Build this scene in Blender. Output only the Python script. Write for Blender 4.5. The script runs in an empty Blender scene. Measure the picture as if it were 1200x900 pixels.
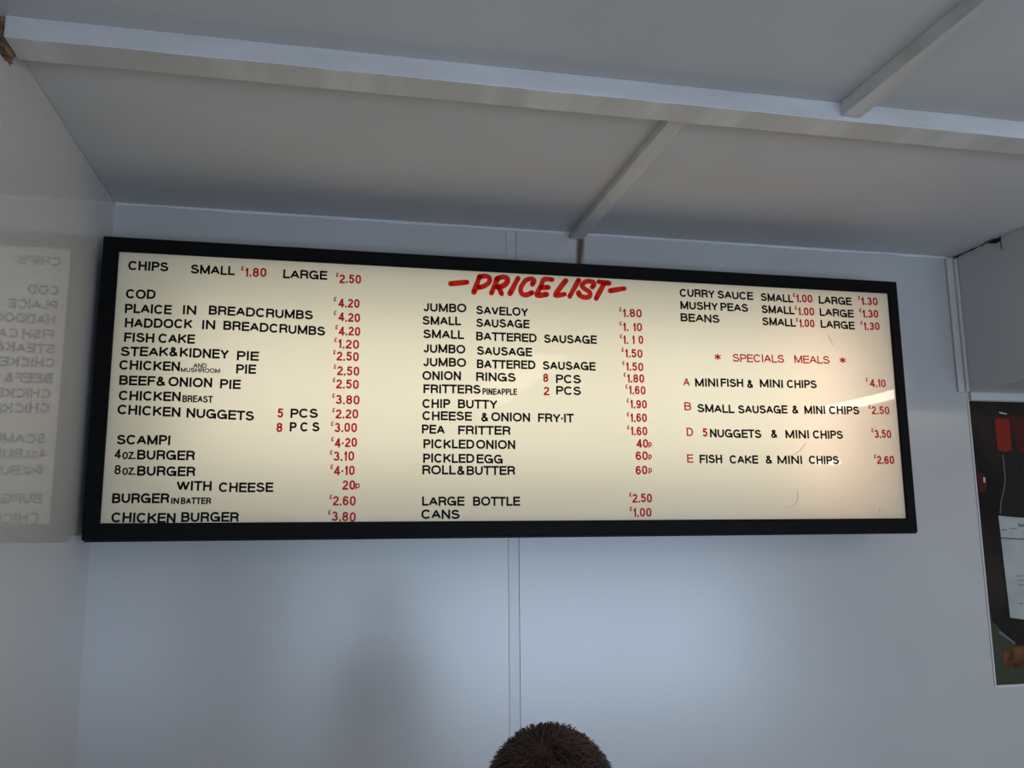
import bpy, bmesh, math, random
from mathutils import Vector, Matrix

PI = math.pi
random.seed(7)
scn = bpy.context.scene
COL = scn.collection

# ---------------------------------------------------------------- camera
cam_data = bpy.data.cameras.new('camera')
cam = bpy.data.objects.new('camera', cam_data)
COL.objects.link(cam)
scn.camera = cam
cam_data.sensor_width = 36.0
cam_data.lens = 1012.80 / 1200.0 * 36.0
cam_data.clip_start = 0.02
YAW, PITCH, ROLL = 0.211447, 0.166976, -0.008489
fw = Vector((math.sin(YAW) * math.cos(PITCH), math.cos(YAW) * math.cos(PITCH), math.sin(PITCH)))
r0 = Vector((math.cos(YAW), -math.sin(YAW), 0.0))
u0 = r0.cross(fw)
rr = r0 * math.cos(ROLL) + u0 * math.sin(ROLL)
uu = -r0 * math.sin(ROLL) + u0 * math.cos(ROLL)
m = Matrix((rr, uu, -fw)).transposed().to_4x4()
m.translation = Vector((0.620421, -2.563825, 1.75))
cam.matrix_world = m

# ---------------------------------------------------------------- world, daylight, exposure
W = bpy.data.worlds.new('daylight')
scn.world = W
W.use_nodes = True
bg = W.node_tree.nodes['Background']
bg.inputs[0].default_value = (0.62, 0.78, 1.0, 1)
bg.inputs[1].default_value = 1.0
scn.view_settings.view_transform = 'Standard'
scn.view_settings.look = 'None'
scn.view_settings.gamma = 1.0
scn.view_settings.use_curve_mapping = False
scn.view_settings.exposure = -0.08


def area_light(name, loc, rot, sx, sy, power, col):
    l = bpy.data.lights.new(name, 'AREA')
    l.shape = 'RECTANGLE'
    l.size, l.size_y, l.energy, l.color = sx, sy, power, col
    o = bpy.data.objects.new(name, l)
    COL.objects.link(o)
    o.location = loc
    o.rotation_euler = rot
    return o


# daylight falling in through the shop window behind the camera
area_light('window_daylight', (2.6, -5.3, 0.75), (PI / 2, 0, 0), 4.1, 1.25, 98, (0.58, 0.75, 1.0))

ZC = 2.692          # ceiling height
XR = 5.6            # right wall
YF = -5.1           # front wall


# ---------------------------------------------------------------- helpers
def new_mat(name, col, rough=0.6, metallic=0.0, spec=0.5):
    mt = bpy.data.materials.new(name)
    mt.use_nodes = True
    b = mt.node_tree.nodes['Principled BSDF']
    b.inputs['Base Color'].default_value = (*col, 1)
    b.inputs['Roughness'].default_value = rough
    b.inputs['Metallic'].default_value = metallic
    b.inputs['Specular IOR Level'].default_value = spec
    return mt


def mottle(mt, col_a, col_b, scale=3.0, lo=0.35, hi=0.7, bump=0.0, bscale=60.0, stretch=(1, 1, 1), rough=None):
    nt = mt.node_tree
    b = nt.nodes['Principled BSDF']
    tc = nt.nodes.new('ShaderNodeTexCoord')
    mp = nt.nodes.new('ShaderNodeMapping')
    mp.inputs['Scale'].default_value = stretch
    nt.links.new(tc.outputs['Object'], mp.inputs[0])
    n = nt.nodes.new('ShaderNodeTexNoise')
    n.inputs['Scale'].default_value = scale
    n.inputs['Detail'].default_value = 6
    nt.links.new(mp.outputs[0], n.inputs['Vector'])
    r = nt.nodes.new('ShaderNodeValToRGB')
    r.color_ramp.elements[0].position = lo
    r.color_ramp.elements[0].color = (*col_a, 1)
    r.color_ramp.elements[1].position = hi
    r.color_ramp.elements[1].color = (*col_b, 1)
    nt.links.new(n.outputs['Fac'], r.inputs[0])
    nt.links.new(r.outputs[0], b.inputs['Base Color'])
    if bump:
        n2 = nt.nodes.new('ShaderNodeTexNoise')
        n2.inputs['Scale'].default_value = bscale
        n2.inputs['Detail'].default_value = 4
        nt.links.new(mp.outputs[0], n2.inputs['Vector'])
        bp = nt.nodes.new('ShaderNodeBump')
        bp.inputs['Strength'].default_value = bump
        bp.inputs['Distance'].default_value = 0.002
        nt.links.new(n2.outputs['Fac'], bp.inputs['Height'])
        nt.links.new(bp.outputs[0], b.inputs['Normal'])
    return r


def obj(name, bm, mat, parent=None, smooth=False, bevel=0.0):
    me = bpy.data.meshes.new(name)
    bm.to_mesh(me)
    bm.free()
    o = bpy.data.objects.new(name, me)
    COL.objects.link(o)
    for mm in (mat if isinstance(mat, (list, tuple)) else [mat]):
        me.materials.append(mm)
    if smooth:
        for p in me.polygons:
            p.use_smooth = True
    if bevel:
        b = o.modifiers.new('bevel', 'BEVEL')
        b.width = bevel
        b.segments = 2
        b.limit_method = 'ANGLE'
    if parent:
        o.parent = parent
    return o


def add_box(bm, x0, x1, y0, y1, z0, z1, mi=0):
    vs = [bm.verts.new((x, y, z)) for x in (x0, x1) for y in (y0, y1) for z in (z0, z1)]
    for f in ((0, 1, 3, 2), (4, 6, 7, 5), (0, 4, 5, 1), (2, 3, 7, 6), (0, 2, 6, 4), (1, 5, 7, 3)):
        bm.faces.new([vs[i] for i in f]).material_index = mi
    return vs


def box(name, x0, x1, y0, y1, z0, z1, mat, parent=None, bevel=0.0):
    bm = bmesh.new()
    add_box(bm, x0, x1, y0, y1, z0, z1)
    bmesh.ops.recalc_face_normals(bm, faces=bm.faces[:])
    return obj(name, bm, mat, parent, bevel=bevel)


def add_prism(bm, pts, ya, yb, mi=0):
    """polygon in x,z extruded from ya to yb"""
    a = [bm.verts.new((x, ya, z)) for x, z in pts]
    b = [bm.verts.new((x, yb, z)) for x, z in pts]
    bm.faces.new(a).material_index = mi
    bm.faces.new(b[::-1]).material_index = mi
    n = len(pts)
    for i in range(n):
        bm.faces.new((a[i], b[i], b[(i + 1) % n], a[(i + 1) % n])).material_index = mi


def add_tube(bm, pts, r, n=6, mi=0):
    pts = [Vector(p) for p in pts]
    rings = []
    for i, p in enumerate(pts):
        d = (pts[min(i + 1, len(pts) - 1)] - pts[max(i - 1, 0)]).normalized()
        a = d.cross(Vector((0.31, 0.22, 0.92))).normalized()
        b = d.cross(a)
        rad = r[i] if isinstance(r, (list, tuple)) else r
        rings.append([bm.verts.new(p + (a * math.cos(2 * PI * k / n) + b * math.sin(2 * PI * k / n)) * rad) for k in range(n)])
    for s, t in zip(rings, rings[1:]):
        for k in range(n):
            bm.faces.new((s[k], s[(k + 1) % n], t[(k + 1) % n], t[k])).material_index = mi
    bm.faces.new(rings[0][::-1])
    bm.faces.new(rings[-1])


def tag(o, label=None, cat=None, group=None, kind=None):
    if label: o['label'] = label
    if cat: o['category'] = cat
    if group: o['group'] = group
    if kind: o['kind'] = kind
    return o


def empty(name, loc=(0, 0, 0)):
    o = bpy.data.objects.new(name, None)
    COL.objects.link(o)
    o.location = loc
    return o


def parented(o, root):
    """geometry is written in world coordinates; keep it in place under an offset root"""
    o.parent = root
    o.matrix_parent_inverse = Matrix.Translation(root.location).inverted()
    return o


# ---------------------------------------------------------------- materials
M_wall = new_mat('glossy_white_cladding', (0.50, 0.50, 0.50), 0.26, spec=1.0)
nt = M_wall.node_tree
b = nt.nodes['Principled BSDF']
tc = nt.nodes.new('ShaderNodeTexCoord')
no = nt.nodes.new('ShaderNodeTexNoise'); no.inputs['Scale'].default_value = 2.2; no.inputs['Detail'].default_value = 5
nt.links.new(tc.outputs['Object'], no.inputs['Vector'])
rp = nt.nodes.new('ShaderNodeValToRGB')
rp.color_ramp.elements[0].color = (0.47, 0.46, 0.44, 1); rp.color_ramp.elements[0].position = .3
rp.color_ramp.elements[1].color = (0.51, 0.50, 0.48, 1); rp.color_ramp.elements[1].position = .7
nt.links.new(no.outputs['Fac'], rp.inputs[0])
# brown drip stain that has run down from the end of the small ceiling batten
sp = nt.nodes.new('ShaderNodeSeparateXYZ')
nt.links.new(tc.outputs['Object'], sp.inputs[0])


def mathn(op, a, bb=None, c=None):
    n = nt.nodes.new('ShaderNodeMath')
    n.operation = op
    for i, v in enumerate((a, bb, c)):
        if v is None: continue
        if isinstance(v, (int, float)): n.inputs[i].default_value = v
        else: nt.links.new(v, n.inputs[i])
    return n.outputs[0]


nz = nt.nodes.new('ShaderNodeTexNoise'); nz.inputs['Scale'].default_value = 1.0; nz.inputs['Detail'].default_value = 4
mpz = nt.nodes.new('ShaderNodeMapping'); mpz.inputs['Scale'].default_value = (130, 1, 14)
nt.links.new(tc.outputs['Object'], mpz.inputs[0]); nt.links.new(mpz.outputs[0], nz.inputs['Vector'])
dx = mathn('ABSOLUTE', mathn('SUBTRACT', sp.outputs[0], mathn('ADD', 1.396, mathn('MULTIPLY', mathn('SUBTRACT', sp.outputs[2], 2.6), 0.07))))
mx = mathn('SUBTRACT', 1.0, mathn('DIVIDE', dx, 0.017)); mx = mathn('MAXIMUM', mx, 0.0)
mz = mathn('MULTIPLY', mathn('GREATER_THAN', sp.outputs[2], 2.40), mathn('LESS_THAN', sp.outputs[2], 2.672))
zfall = mathn('MINIMUM', mathn('MAXIMUM', mathn('DIVIDE', mathn('SUBTRACT', sp.outputs[2], 2.50), 0.12), 0.25), 1.0)
st = mathn('MULTIPLY', mathn('MULTIPLY', mathn('MULTIPLY', mx, mz), zfall), mathn('MULTIPLY', nz.outputs['Fac'], 3.2))
st = mathn('MINIMUM', mathn('MULTIPLY', st, 1.0), 1.0)
mixs = nt.nodes.new('ShaderNodeMix'); mixs.data_type = 'RGBA'
nt.links.new(st, mixs.inputs['Factor']); nt.links.new(rp.outputs[0], mixs.inputs['A'])
mixs.inputs['B'].default_value = (0.10, 0.045, 0.018, 1)
nt.links.new(mixs.outputs['Result'], b.inputs['Base Color'])

M_left = new_mat('polished_white_cladding', (0.72, 0.70, 0.67), 0.03, spec=0.5)
mottle(M_left, (0.62, 0.585, 0.54), (0.67, 0.635, 0.59), 1.5)
M_strip = new_mat('white_plastic_strip', (0.58, 0.57, 0.55), 0.35)
M_joint = new_mat('joint_plastic', (0.50, 0.49, 0.475), 0.26, spec=0.9)
M_ceil = new_mat('white_ceiling_paint', (0.66, 0.65, 0.64), 0.75)
mottle(M_ceil, (0.56, 0.54, 0.52), (0.61, 0.59, 0.57), 2.5, bump=0.15, bscale=120)
M_beam = new_mat('white_gloss_timber_paint', (0.76, 0.76, 0.76), 0.4)
mottle(M_beam, (0.55, 0.54, 0.52), (0.66, 0.66, 0.66), 3.0, 0.3, 0.6, bump=0.25, bscale=40, stretch=(1, 4, 4))
M_under = new_mat('warm_lit_underside', (0.7, 0.68, 0.64), 0.5)  # timber undersides: warm, streaky bounce light put into the paint colour
mottle(M_under, (0.57, 0.54, 0.49), (0.68, 0.65, 0.60), 1.0, 0.42, 0.58, bump=0.1, bscale=40, stretch=(9, 1, 1))
M_wood = new_mat('bare_brown_timber', (0.2, 0.11, 0.06), 0.8)
mottle(M_wood, (0.07, 0.035, 0.02), (0.36, 0.22, 0.12), 30, 0.3, 0.7, bump=0.8, bscale=80, stretch=(1, 0.4, 2))
M_dark = new_mat('dark_gap', (0.012, 0.011, 0.010), 0.9)
M_black = new_mat('black_satin_frame', (0.004, 0.0038, 0.0035), 0.55, spec=0.1)
M_letter = new_mat('black_vinyl_letter', (0.004, 0.003, 0.003), 0.5, spec=0.1)


def vinyl(name, col):
    mt = bpy.data.materials.new(name)
    mt.use_nodes = True
    t = mt.node_tree
    t.nodes.clear()
    o = t.nodes.new('ShaderNodeOutputMaterial')
    d = t.nodes.new('ShaderNodeBsdfDiffuse'); r = t.nodes.new('ShaderNodeBsdfTransparent')
    g = t.nodes.new('ShaderNodeBsdfGlossy'); g.inputs['Roughness'].default_value = 0.2
    a = t.nodes.new('ShaderNodeMixShader'); a.inputs[0].default_value = 0.6
    b2 = t.nodes.new('ShaderNodeMixShader'); b2.inputs[0].default_value = 0.03
    d.inputs[0].default_value = (*col, 1); r.inputs[0].default_value = (*col, 1)
    t.links.new(d.outputs[0], a.inputs[1]); t.links.new(r.outputs[0], a.inputs[2])
    t.links.new(a.outputs[0], b2.inputs[1]); t.links.new(g.outputs[0], b2.inputs[2])
    t.links.new(b2.outputs[0], o.inputs[0])
    return mt


M_red = vinyl('red_vinyl_letter', (0.66, 0.016, 0.022))
M_brush = vinyl('red_brush_lettering', (0.80, 0.03, 0.018))
M_white_in = new_mat('white_reflector', (0.85, 0.84, 0.80), 0.7)
M_floor = new_mat('grey_floor', (0.3, 0.29, 0.28), 0.5)
mottle(M_floor, (0.20, 0.165, 0.13), (0.25, 0.21, 0.17), 8)
M_room = new_mat('room_paint', (0.55, 0.48, 0.40), 0.6)
M_alu = new_mat('white_aluminium', (0.7, 0.7, 0.7), 0.35)


def emit_mat(name, col, s):
    mt = bpy.data.materials.new(name)
    mt.use_nodes = True
    nt = mt.node_tree
    nt.nodes.clear()
    o = nt.nodes.new('ShaderNodeOutputMaterial')
    e = nt.nodes.new('ShaderNodeEmission')
    e.inputs[0].default_value = (*col, 1)
    e.inputs[1].default_value = s
    nt.links.new(e.outputs[0], o.inputs[0])
    return mt


# translucent sheet of the lit sign: lets the lamp behind through, glossy front
M_panel = bpy.data.materials.new('cream_translucent_acrylic')
M_panel.use_nodes = True
nt = M_panel.node_tree
nt.nodes.clear()
out = nt.nodes.new('ShaderNodeOutputMaterial')
dif = nt.nodes.new('ShaderNodeBsdfDiffuse'); tra = nt.nodes.new('ShaderNodeBsdfTranslucent')
glo = nt.nodes.new('ShaderNodeBsdfGlossy'); glo.inputs['Roughness'].default_value = 0.02
m1 = nt.nodes.new('ShaderNodeMixShader'); m1.inputs[0].default_value = 0.45
m2 = nt.nodes.new('ShaderNodeMixShader')
fr = nt.nodes.new('ShaderNodeFresnel'); fr.inputs[0].default_value = 1.5
tc = nt.nodes.new('ShaderNodeTexCoord')
n1 = nt.nodes.new('ShaderNodeTexNoise'); n1.inputs['Scale'].default_value = 1.3; n1.inputs['Detail'].default_value = 3
nt.links.new(tc.outputs['Object'], n1.inputs['Vector'])
rp = nt.nodes.new('ShaderNodeValToRGB')
rp.color_ramp.elements[0].color = (0.79, 0.74, 0.585, 1); rp.color_ramp.elements[0].position = .3
rp.color_ramp.elements[1].color = (0.83, 0.785, 0.65, 1); rp.color_ramp.elements[1].position = .7
nt.links.new(n1.outputs['Fac'], rp.inputs[0])
nt.links.new(rp.outputs[0], dif.inputs[0]); nt.links.new(rp.outputs[0], tra.inputs[0])
nt.links.new(dif.outputs[0], m1.inputs[1]); nt.links.new(tra.outputs[0], m1.inputs[2])
nt.links.new(fr.outputs[0], m2.inputs[0]); nt.links.new(m1.outputs[0], m2.inputs[1]); nt.links.new(glo.outputs[0], m2.inputs[2])
nt.links.new(m2.outputs[0], out.inputs[0])

# ---------------------------------------------------------------- setting
def struct(o):
    o['kind'] = 'structure'
    return o


struct(box('floor', -0.1, XR + 0.1, YF - 0.1, 0.1, -0.1, 0.0, M_floor))
struct(box('ceiling', -0.1, XR + 0.1, YF - 0.1, 0.1, ZC, ZC + 0.1, M_ceil))
wb = struct(box('wall_back', 0.0, XR, 0.012, 0.1, 0.0, ZC, M_dark))
box('wall_panel', 0.0, 1.1557, 0.0, 0.012, 0.0, ZC, M_wall, wb)
box('wall_panel', 1.1885, XR, 0.0, 0.012, 0.0, ZC, M_wall, wb)
box('joint_strip', 1.1552, 1.1866, -0.0026, 0.012, 0.0, 2.684, M_joint, wb, bevel=0.0006)
wl = struct(box('wall_left', -0.1, -0.012, YF, 0.012, 0.0, ZC, M_wood))
box('wall_panel', -0.012, 0.0, -0.866, 0.0, 0.0, ZC - 0.002, M_left, wl).name = 'wall_panel'
box('wall_panel', -0.012, 0.0, YF, -0.8705, 0.0, 2.640, M_left, wl, bevel=0.001)
struct(box('wall_right', XR, XR + 0.1, YF, 0.012, 0.0, ZC, M_room))
bm = bmesh.new()
add_box(bm, -0.1, 0.35, YF - 0.1, YF, 0, ZC); add_box(bm, 4.75, XR + 0.1, YF - 0.1, YF, 0, ZC)
add_box(bm, 0.35, 4.75, YF - 0.1, YF, 0, 0.15); add_box(bm, 0.35, 4.75, YF - 0.1, YF, 1.95, ZC)
struct(obj('wall_front', bm, M_room))
bm = bmesh.new()
for x in (0.35, 1.8, 3.25, 4.71): add_box(bm, x, x + 0.04, YF - 0.07, YF - 0.03, 0.15, 1.95)
add_box(bm, 0.39, 4.71, YF - 0.07, YF - 0.03, 0.15, 0.19); add_box(bm, 0.39, 4.71, YF - 0.07, YF - 0.03, 1.91, 1.95)
struct(obj('window_1', bm, M_alu))
# thin bead between back wall and ceiling
bm = bmesh.new()
for i in range(28):
    x0 = 0.002 + i * 0.098
    add_box(bm, x0, x0 + 0.098, -0.004 - random.uniform(0, 0.0015), 0.0, ZC - 0.007 - random.uniform(0, 0.003), ZC)
struct(obj('trim_1', bm, M_beam))

# ceiling timbers
def timber(name, x0, x1, y0, y1, z0, label, nx=1, wob=0.0):
    bm = bmesh.new()
    along_x = (x1 - x0) > (y1 - y0)
    n = max(2, int(max(x1 - x0, y1 - y0) / 0.05))
    rings = []
    for i in range(n + 1):
        t = i / n
        w = [random.uniform(-wob, wob) for _ in range(4)]
        if along_x:
            x = x0 + (x1 - x0) * t
            ring = [(x, y0 + w[0], ZC), (x, y0 + w[0], z0 + w[1]), (x, y1 + w[2], z0 + w[1] * .5), (x, y1 + w[2], ZC)]
        else:
            y = y0 + (y1 - y0) * t
            ring = [(x0 + w[0], y, ZC), (x0 + w[0], y, z0 + w[1]), (x1 + w[2], y, z0 + w[1] * .5), (x1 + w[2], y, ZC)]
        rings.append([bm.verts.new(c) for c in ring])
    for a, c in zip(rings, rings[1:]):
        for k in range(4):
            f = bm.faces.new((a[k], a[(k + 1) % 4], c[(k + 1) % 4], c[k]))
            f.material_index = 1 if k == 1 else 0
    bm.faces.new(rings[0]); bm.faces.new(rings[-1][::-1])
    bmesh.ops.recalc_face_normals(bm, faces=bm.faces[:])
    o = obj(name, bm, [M_beam, M_under], bevel=0.0018)
    tag(o, label, 'ceiling beam')
    return o


timber('ceiling_beam', 0.020, XR, -0.948, -0.868, 2.648,
       'long white painted timber beam running across the ceiling in front of the price board', wob=0.0008)
timber('ceiling_batten', 1.365, 1.409, -0.868, -0.004, 2.669,
       'short narrow white batten on the ceiling, between long beam and wall above the board', wob=0.0006)
timber('ceiling_batten', 1.727, 1.774, -2.0, -0.9485, 2.657,
       'white ceiling batten at upper right, on the near side of the long beam', wob=0.0006)

# bare timber showing at the left end of the beam
bm = bmesh.new()
add_box(bm, -0.012, 0.017, -0.940, -0.872, 2.650, ZC)
add_box(bm, -0.012, 0.010, -1.3, -0.9402, 2.655, ZC)
add_box(bm, -0.006, 0.004, -0.871, -0.850, 2.646, 2.660)
bmesh.ops.subdivide_edges(bm, edges=bm.edges[:], cuts=3, use_grid_fill=True)
for v in bm.verts:
    if v.co.x > -0.005 and v.co.z < ZC - 0.001:
        v.co += Vector((random.uniform(-.002, .002), random.uniform(-.003, .003), random.uniform(-.004, .004)))
struct(obj('trim_2', bm, M_wood))

# overhead box on the right, above the alcove with the wine poster
bm = bmesh.new()
add_box(bm, 2.779, XR, -0.346, -0.002, 2.206, ZC)
bk = obj('bulkhead', bm, M_strip, bevel=0.002)
struct(bk); bk.name = 'trim_3'
box('corner_bead', 2.743, 2.7785, -0.011, -0.0005, 2.206, ZC - 0.008, M_strip, bk, bevel=0.003)
box('corner_bead', 2.7665, 2.7785, -0.022, -0.0115, 2.2062, ZC - 0.012, M_strip, bk, bevel=0.003)
box('edge_bead', 2.7765, 2.7787, -0.346, -0.325, 2.206, ZC - 0.004, M_strip, bk, bevel=0.001)
# broken edge at the ceiling with bits of wire
bm = bmesh.new()
prof = [(-0.005, 0.004), (-0.03, 0.005), (-0.07, 0.002), (-0.10, 0.005), (-0.125, 0.001), (-0.165, 0.002), (-0.18, 0.008), (-0.205, 0.017), (-0.222, 0.015), (-0.228, 0.001)]
for (ya, ha), (yb, hb) in zip(prof, prof[1:]):
    vs = [bm.verts.new(c) for c in ((2.7775, ya, ZC - 0.0005), (2.7775, yb, ZC - 0.0005), (2.7775, yb, ZC - hb), (2.7775, ya, ZC - ha),
                                    (2.7788, ya, ZC - 0.0005), (2.7788, yb, ZC - 0.0005), (2.7788, yb, ZC - hb), (2.7788, ya, ZC - ha))]
    for f in ((0, 1, 2, 3), (7, 6, 5, 4), (3, 2, 6, 7)): bm.faces.new([vs[i] for i in f])
obj('broken_gap', bm, M_dark, bk)
bm = bmesh.new()
add_tube(bm, [(2.776, -0.14, ZC - 0.006), (2.768, -0.17, ZC - 0.003), (2.762, -0.205, ZC - 0.004), (2.770, -0.235, ZC - 0.010), (2.776, -0.225, ZC - 0.03), (2.7765, -0.228, ZC - 0.046)], 0.0013, 5)
add_tube(bm, [(2.776, -0.02, ZC - 0.008), (2.772, -0.06, ZC - 0.004), (2.774, -0.11, ZC - 0.006)], 0.001, 5)
o = obj('loose_wire', bm, M_dark)
tag(o, 'thin dark loose wire poking out where the overhead box meets the ceiling', 'wire')
box('shelf_edge', 2.7885, XR, -0.012, -0.0005, 2.178, 2.2055, M_strip, bk, bevel=0.001)

# ---------------------------------------------------------------- lamps of the shop
def tube_light(name, x0, x1, y0, y1, z, s, label, col):
    e = empty(name, ((x0 + x1) / 2, (y0 + y1) / 2, z))
    tag(e, label, 'light')
    parented(box('housing', x0 - 0.01, x1 + 0.01, y0 - 0.01, y1 + 0.01, z + 0.02, ZC - 0.0005, M_alu), e)
    parented(box('diffuser', x0, x1, y0, y1, z - 0.01, z + 0.019, emit_mat(name + '_glow', col, s)), e)


tube_light('ceiling_light', 4.37, 4.52, -3.76, -2.2, 2.645, 18.0, 'long fluorescent ceiling light over the right half of the shop', (1.0, 0.84, 0.68))
tube_light('ceiling_light', 1.60, 1.86, -3.9, -2.15, 2.655, 3.2, 'dim warm ceiling light panel above the customer side of the shop', (1.0, 0.82, 0.58))
e = empty('wall_light', (5.17, YF + 0.1, 2.33))
tag(e, 'small strip light on the front wall beside the window', 'light')
parented(box('housing', 5.04, 5.31, YF + 0.0005, YF + 0.055, 2.325, 2.36, M_alu), e)
parented(box('diffuser', 5.05, 5.30, YF + 0.056, YF + 0.10, 2.328, 2.357, emit_mat('strip_glow', (1, .95, .88), 22)), e)

# ---------------------------------------------------------------- the lit price board
BX0, BX1, BZ0, BZ1 = 0.0183, 2.4183, 1.7321, 2.5353     # outer frame
PX0, PX1, PZ0, PZ1 = 0.0590, 2.3850, 1.7745, 2.4955     # visible panel
YFR, YPN = -0.168, -0.160
board = empty('price_board', ((BX0 + BX1) / 2, -0.001, BZ0))
tag(board, 'long backlit cream price list sign in a black frame mounted high on the wall', 'menu board')


def bpart(name, bm, mat, label=None, bevel=0.0):
    bmesh.ops.recalc_face_normals(bm, faces=bm.faces[:])
    o = parented(obj(name, bm, mat, bevel=bevel), board)
    if label: o['label'] = label
    return o


bm = bmesh.new()
ca = 0.012
add_box(bm, BX0 + ca, BX1 - ca, -0.012, -0.0015, BZ0 + ca, BZ1 - ca)
add_box(bm, BX0 + ca, BX0 + ca + 0.004, -0.150, -0.012, BZ0 + ca, BZ1 - ca)
add_box(bm, BX1 - ca - 0.004, BX1 - ca, -0.150, -0.012, BZ0 + ca, BZ1 - ca)
add_box(bm, BX0 + ca, BX1 - ca, -0.150, -0.012, BZ0 + ca, BZ0 + ca + 0.004)
add_box(bm, BX0 + ca, BX1 - ca, -0.150, -0.012, BZ1 - ca - 0.004, BZ1 - ca)
bpart('casing', bm, M_black)
bm = bmesh.new()
a, c = BX0 + ca + 0.005, BX1 - ca - 0.005
d, e_ = BZ0 + ca + 0.005, BZ1 - ca - 0.005
add_box(bm, a, c, -0.015, -0.0125, d, e_)
add_box(bm, a, a + 0.002, -0.150, -0.015, d, e_); add_box(bm, c - 0.002, c, -0.150, -0.015, d, e_)
add_box(bm, a, c, -0.150, -0.015, d, d + 0.002); add_box(bm, a, c, -0.150, -0.015, e_ - 0.002, e_)
bpart('reflector', bm, M_white_in, 'white inner lining')
al = area_light('sign_lamp', ((BX0 + BX1) / 2, -0.017, (BZ0 + BZ1) / 2), (PI / 2, 0, 0), 2.02, 0.46, 4.6, (1.0, 0.94, 0.80))
al.rotation_euler = (-PI / 2, 0, 0)
al.rotation_euler = (PI / 2, 0, PI)
parented(al, board)
al = area_light('sign_warm_fill', (2.17, -0.03, 2.10), (PI / 2, 0, PI), 0.30, 0.55, 0.50, (1.0, 0.55, 0.36))  # peach fill lamp added behind the panel to give its right end a warm glow
parented(al, board)


def rail(pts_outer_inner, name='frame_rail'):
    """mitred rail: profile swept between two mitre lines; section stepped with a small outer lip"""
    (o0, i0), (o1, i1) = pts_outer_inner
    bm = bmesh.new()

    def sec(o, i):
        o = Vector(o); i = Vector(i)
        pr = [(0.0, -0.135), (0.0, -0.1655), (0.06, YFR), (0.93, YFR), (1.0, -0.1655), (1.0, -0.1615), (1.0, -0.135)]
        return [bm.verts.new((o.x + (i.x - o.x) * t, y, o.y + (i.y - o.y) * t)) for t, y in pr]
    s0, s1 = sec(o0, i0), sec(o1, i1)
    n = len(s0)
    for k in range(n):
        bm.faces.new((s0[k], s0[(k + 1) % n], s1[(k + 1) % n], s1[k]))
    bm.faces.new(s0); bm.faces.new(s1[::-1])
    bpart(name, bm, M_black)


rail((((BX0, BZ1), (PX0, PZ1)), ((BX1, BZ1), (PX1, PZ1))))
rail((((BX0, BZ0), (PX0, PZ0)), ((BX1, BZ0), (PX1, PZ0))))
rail((((BX0, BZ0), (PX0, PZ0)), ((BX0, BZ1), (PX0, PZ1))))
rail((((BX1, BZ0), (PX1, PZ0)), ((BX1, BZ1), (PX1, PZ1))))
bm = bmesh.new()
add_box(bm, BX0 + 0.006, BX1 - 0.004, -0.1665, -0.140, BZ0 - 0.0045, BZ0 - 0.0003)
bpart('bottom_lip', bm, M_black)
bm = bmesh.new()
vs = [bm.verts.new(c) for c in ((BX0 + .01, YPN, BZ0 + .01), (BX1 - .01, YPN, BZ0 + .01), (BX1 - .01, YPN, BZ1 - .01), (BX0 + .01, YPN, BZ1 - .01))]
bm.faces.new(vs)
o = parented(obj('sign_panel', bm, M_panel), board)
o['label'] = 'glossy cream translucent panel'

# ---- stroke lettering
def arc(cx, cy, rx, ry, a0, a1, n=10, e=1.0):
    o = []
    for i in range(n + 1):
        t = math.radians(a0 + (a1 - a0) * i / n)
        c, s = math.cos(t), math.sin(t)
        o.append((cx + rx * math.copysign(abs(c) ** e, c), cy + ry * math.copysign(abs(s) ** e, s)))
    return o


def bez(p0, p1, p2, p3, n=7):
    return [tuple((1 - t) ** 3 * a + 3 * (1 - t) ** 2 * t * b + 3 * (1 - t) * t * t * c + t ** 3 * d
            for a, b, c, d in zip(p0, p1, p2, p3)) for t in [i / n for i in range(n + 1)]]


E_ = 0.9
G = {}   # glyph: (ink width / cap height, left bearing, right bearing, strokes); stroke = (points, end caps)
G['A'] = (.92, .0, .0, [([(0.0, 0), (.5, 1)], 1), ([(1.0, 0), (.5, 1)], 1), ([(.2, .33), (.8, .33)], 0)])
G['B'] = (.78, .10, .05, [([(0, 1), (.58, 1)] + arc(.58, .765, .36, .235, 90, -90, 8) + [(0, .53)], 0),
                           ([(.58, .53)] + arc(.62, .265, .38, .265, 90, -90, 8) + [(0, 0)], 0), ([(0, 0), (0, 1)], 1)])
G['C'] = (.90, .06, .04, [(arc(.5, .5, .5, .5, 38, 322, 18, E_), 0)])
G['D'] = (.86, .10, .06, [([(0, 1), (.42, 1)] + arc(.42, .5, .58, .5, 90, -90, 12, E_) + [(0, 0)], 0), ([(0, 0), (0, 1)], 1)])
G['E'] = (.74, .10, .04, [([(0, 0), (0, 1)], 1), ([(0, 1), (1, 1)], 1), ([(0, .53), (.93, .53)], 1), ([(0, 0), (1, 0)], 1)])
G['F'] = (.70, .10, .02, [([(0, 0), (0, 1)], 1), ([(0, 1), (1, 1)], 1), ([(0, .5), (.88, .5)], 1)])
G['G'] = (.93, .06, .09, [(arc(.5, .5, .5, .5, 38, 338, 18, E_), 0), ([(.56, .44), (1, .44)], 1), ([(1, .44), (1, 0)], 1)])
G['H'] = (.80, .10, .10, [([(0, 0), (0, 1)], 1), ([(1, 0), (1, 1)], 1), ([(0, .52), (1, .52)], 0)])
G['I'] = (.135, .11, .11, [([(.5, 0), (.5, 1)], 1)])
G['J'] = (.58, .03, .09, [([(1, 1.06), (1, .3)] + arc(.5, .28, .5, .28, 0, -175, 9), 0)])
G['K'] = (.84, .10, .0, [([(0, 0), (0, 1)], 1), ([(1, 1), (.0, .34)], 1), ([(.36, .58), (1, 0)], 1)])
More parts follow.
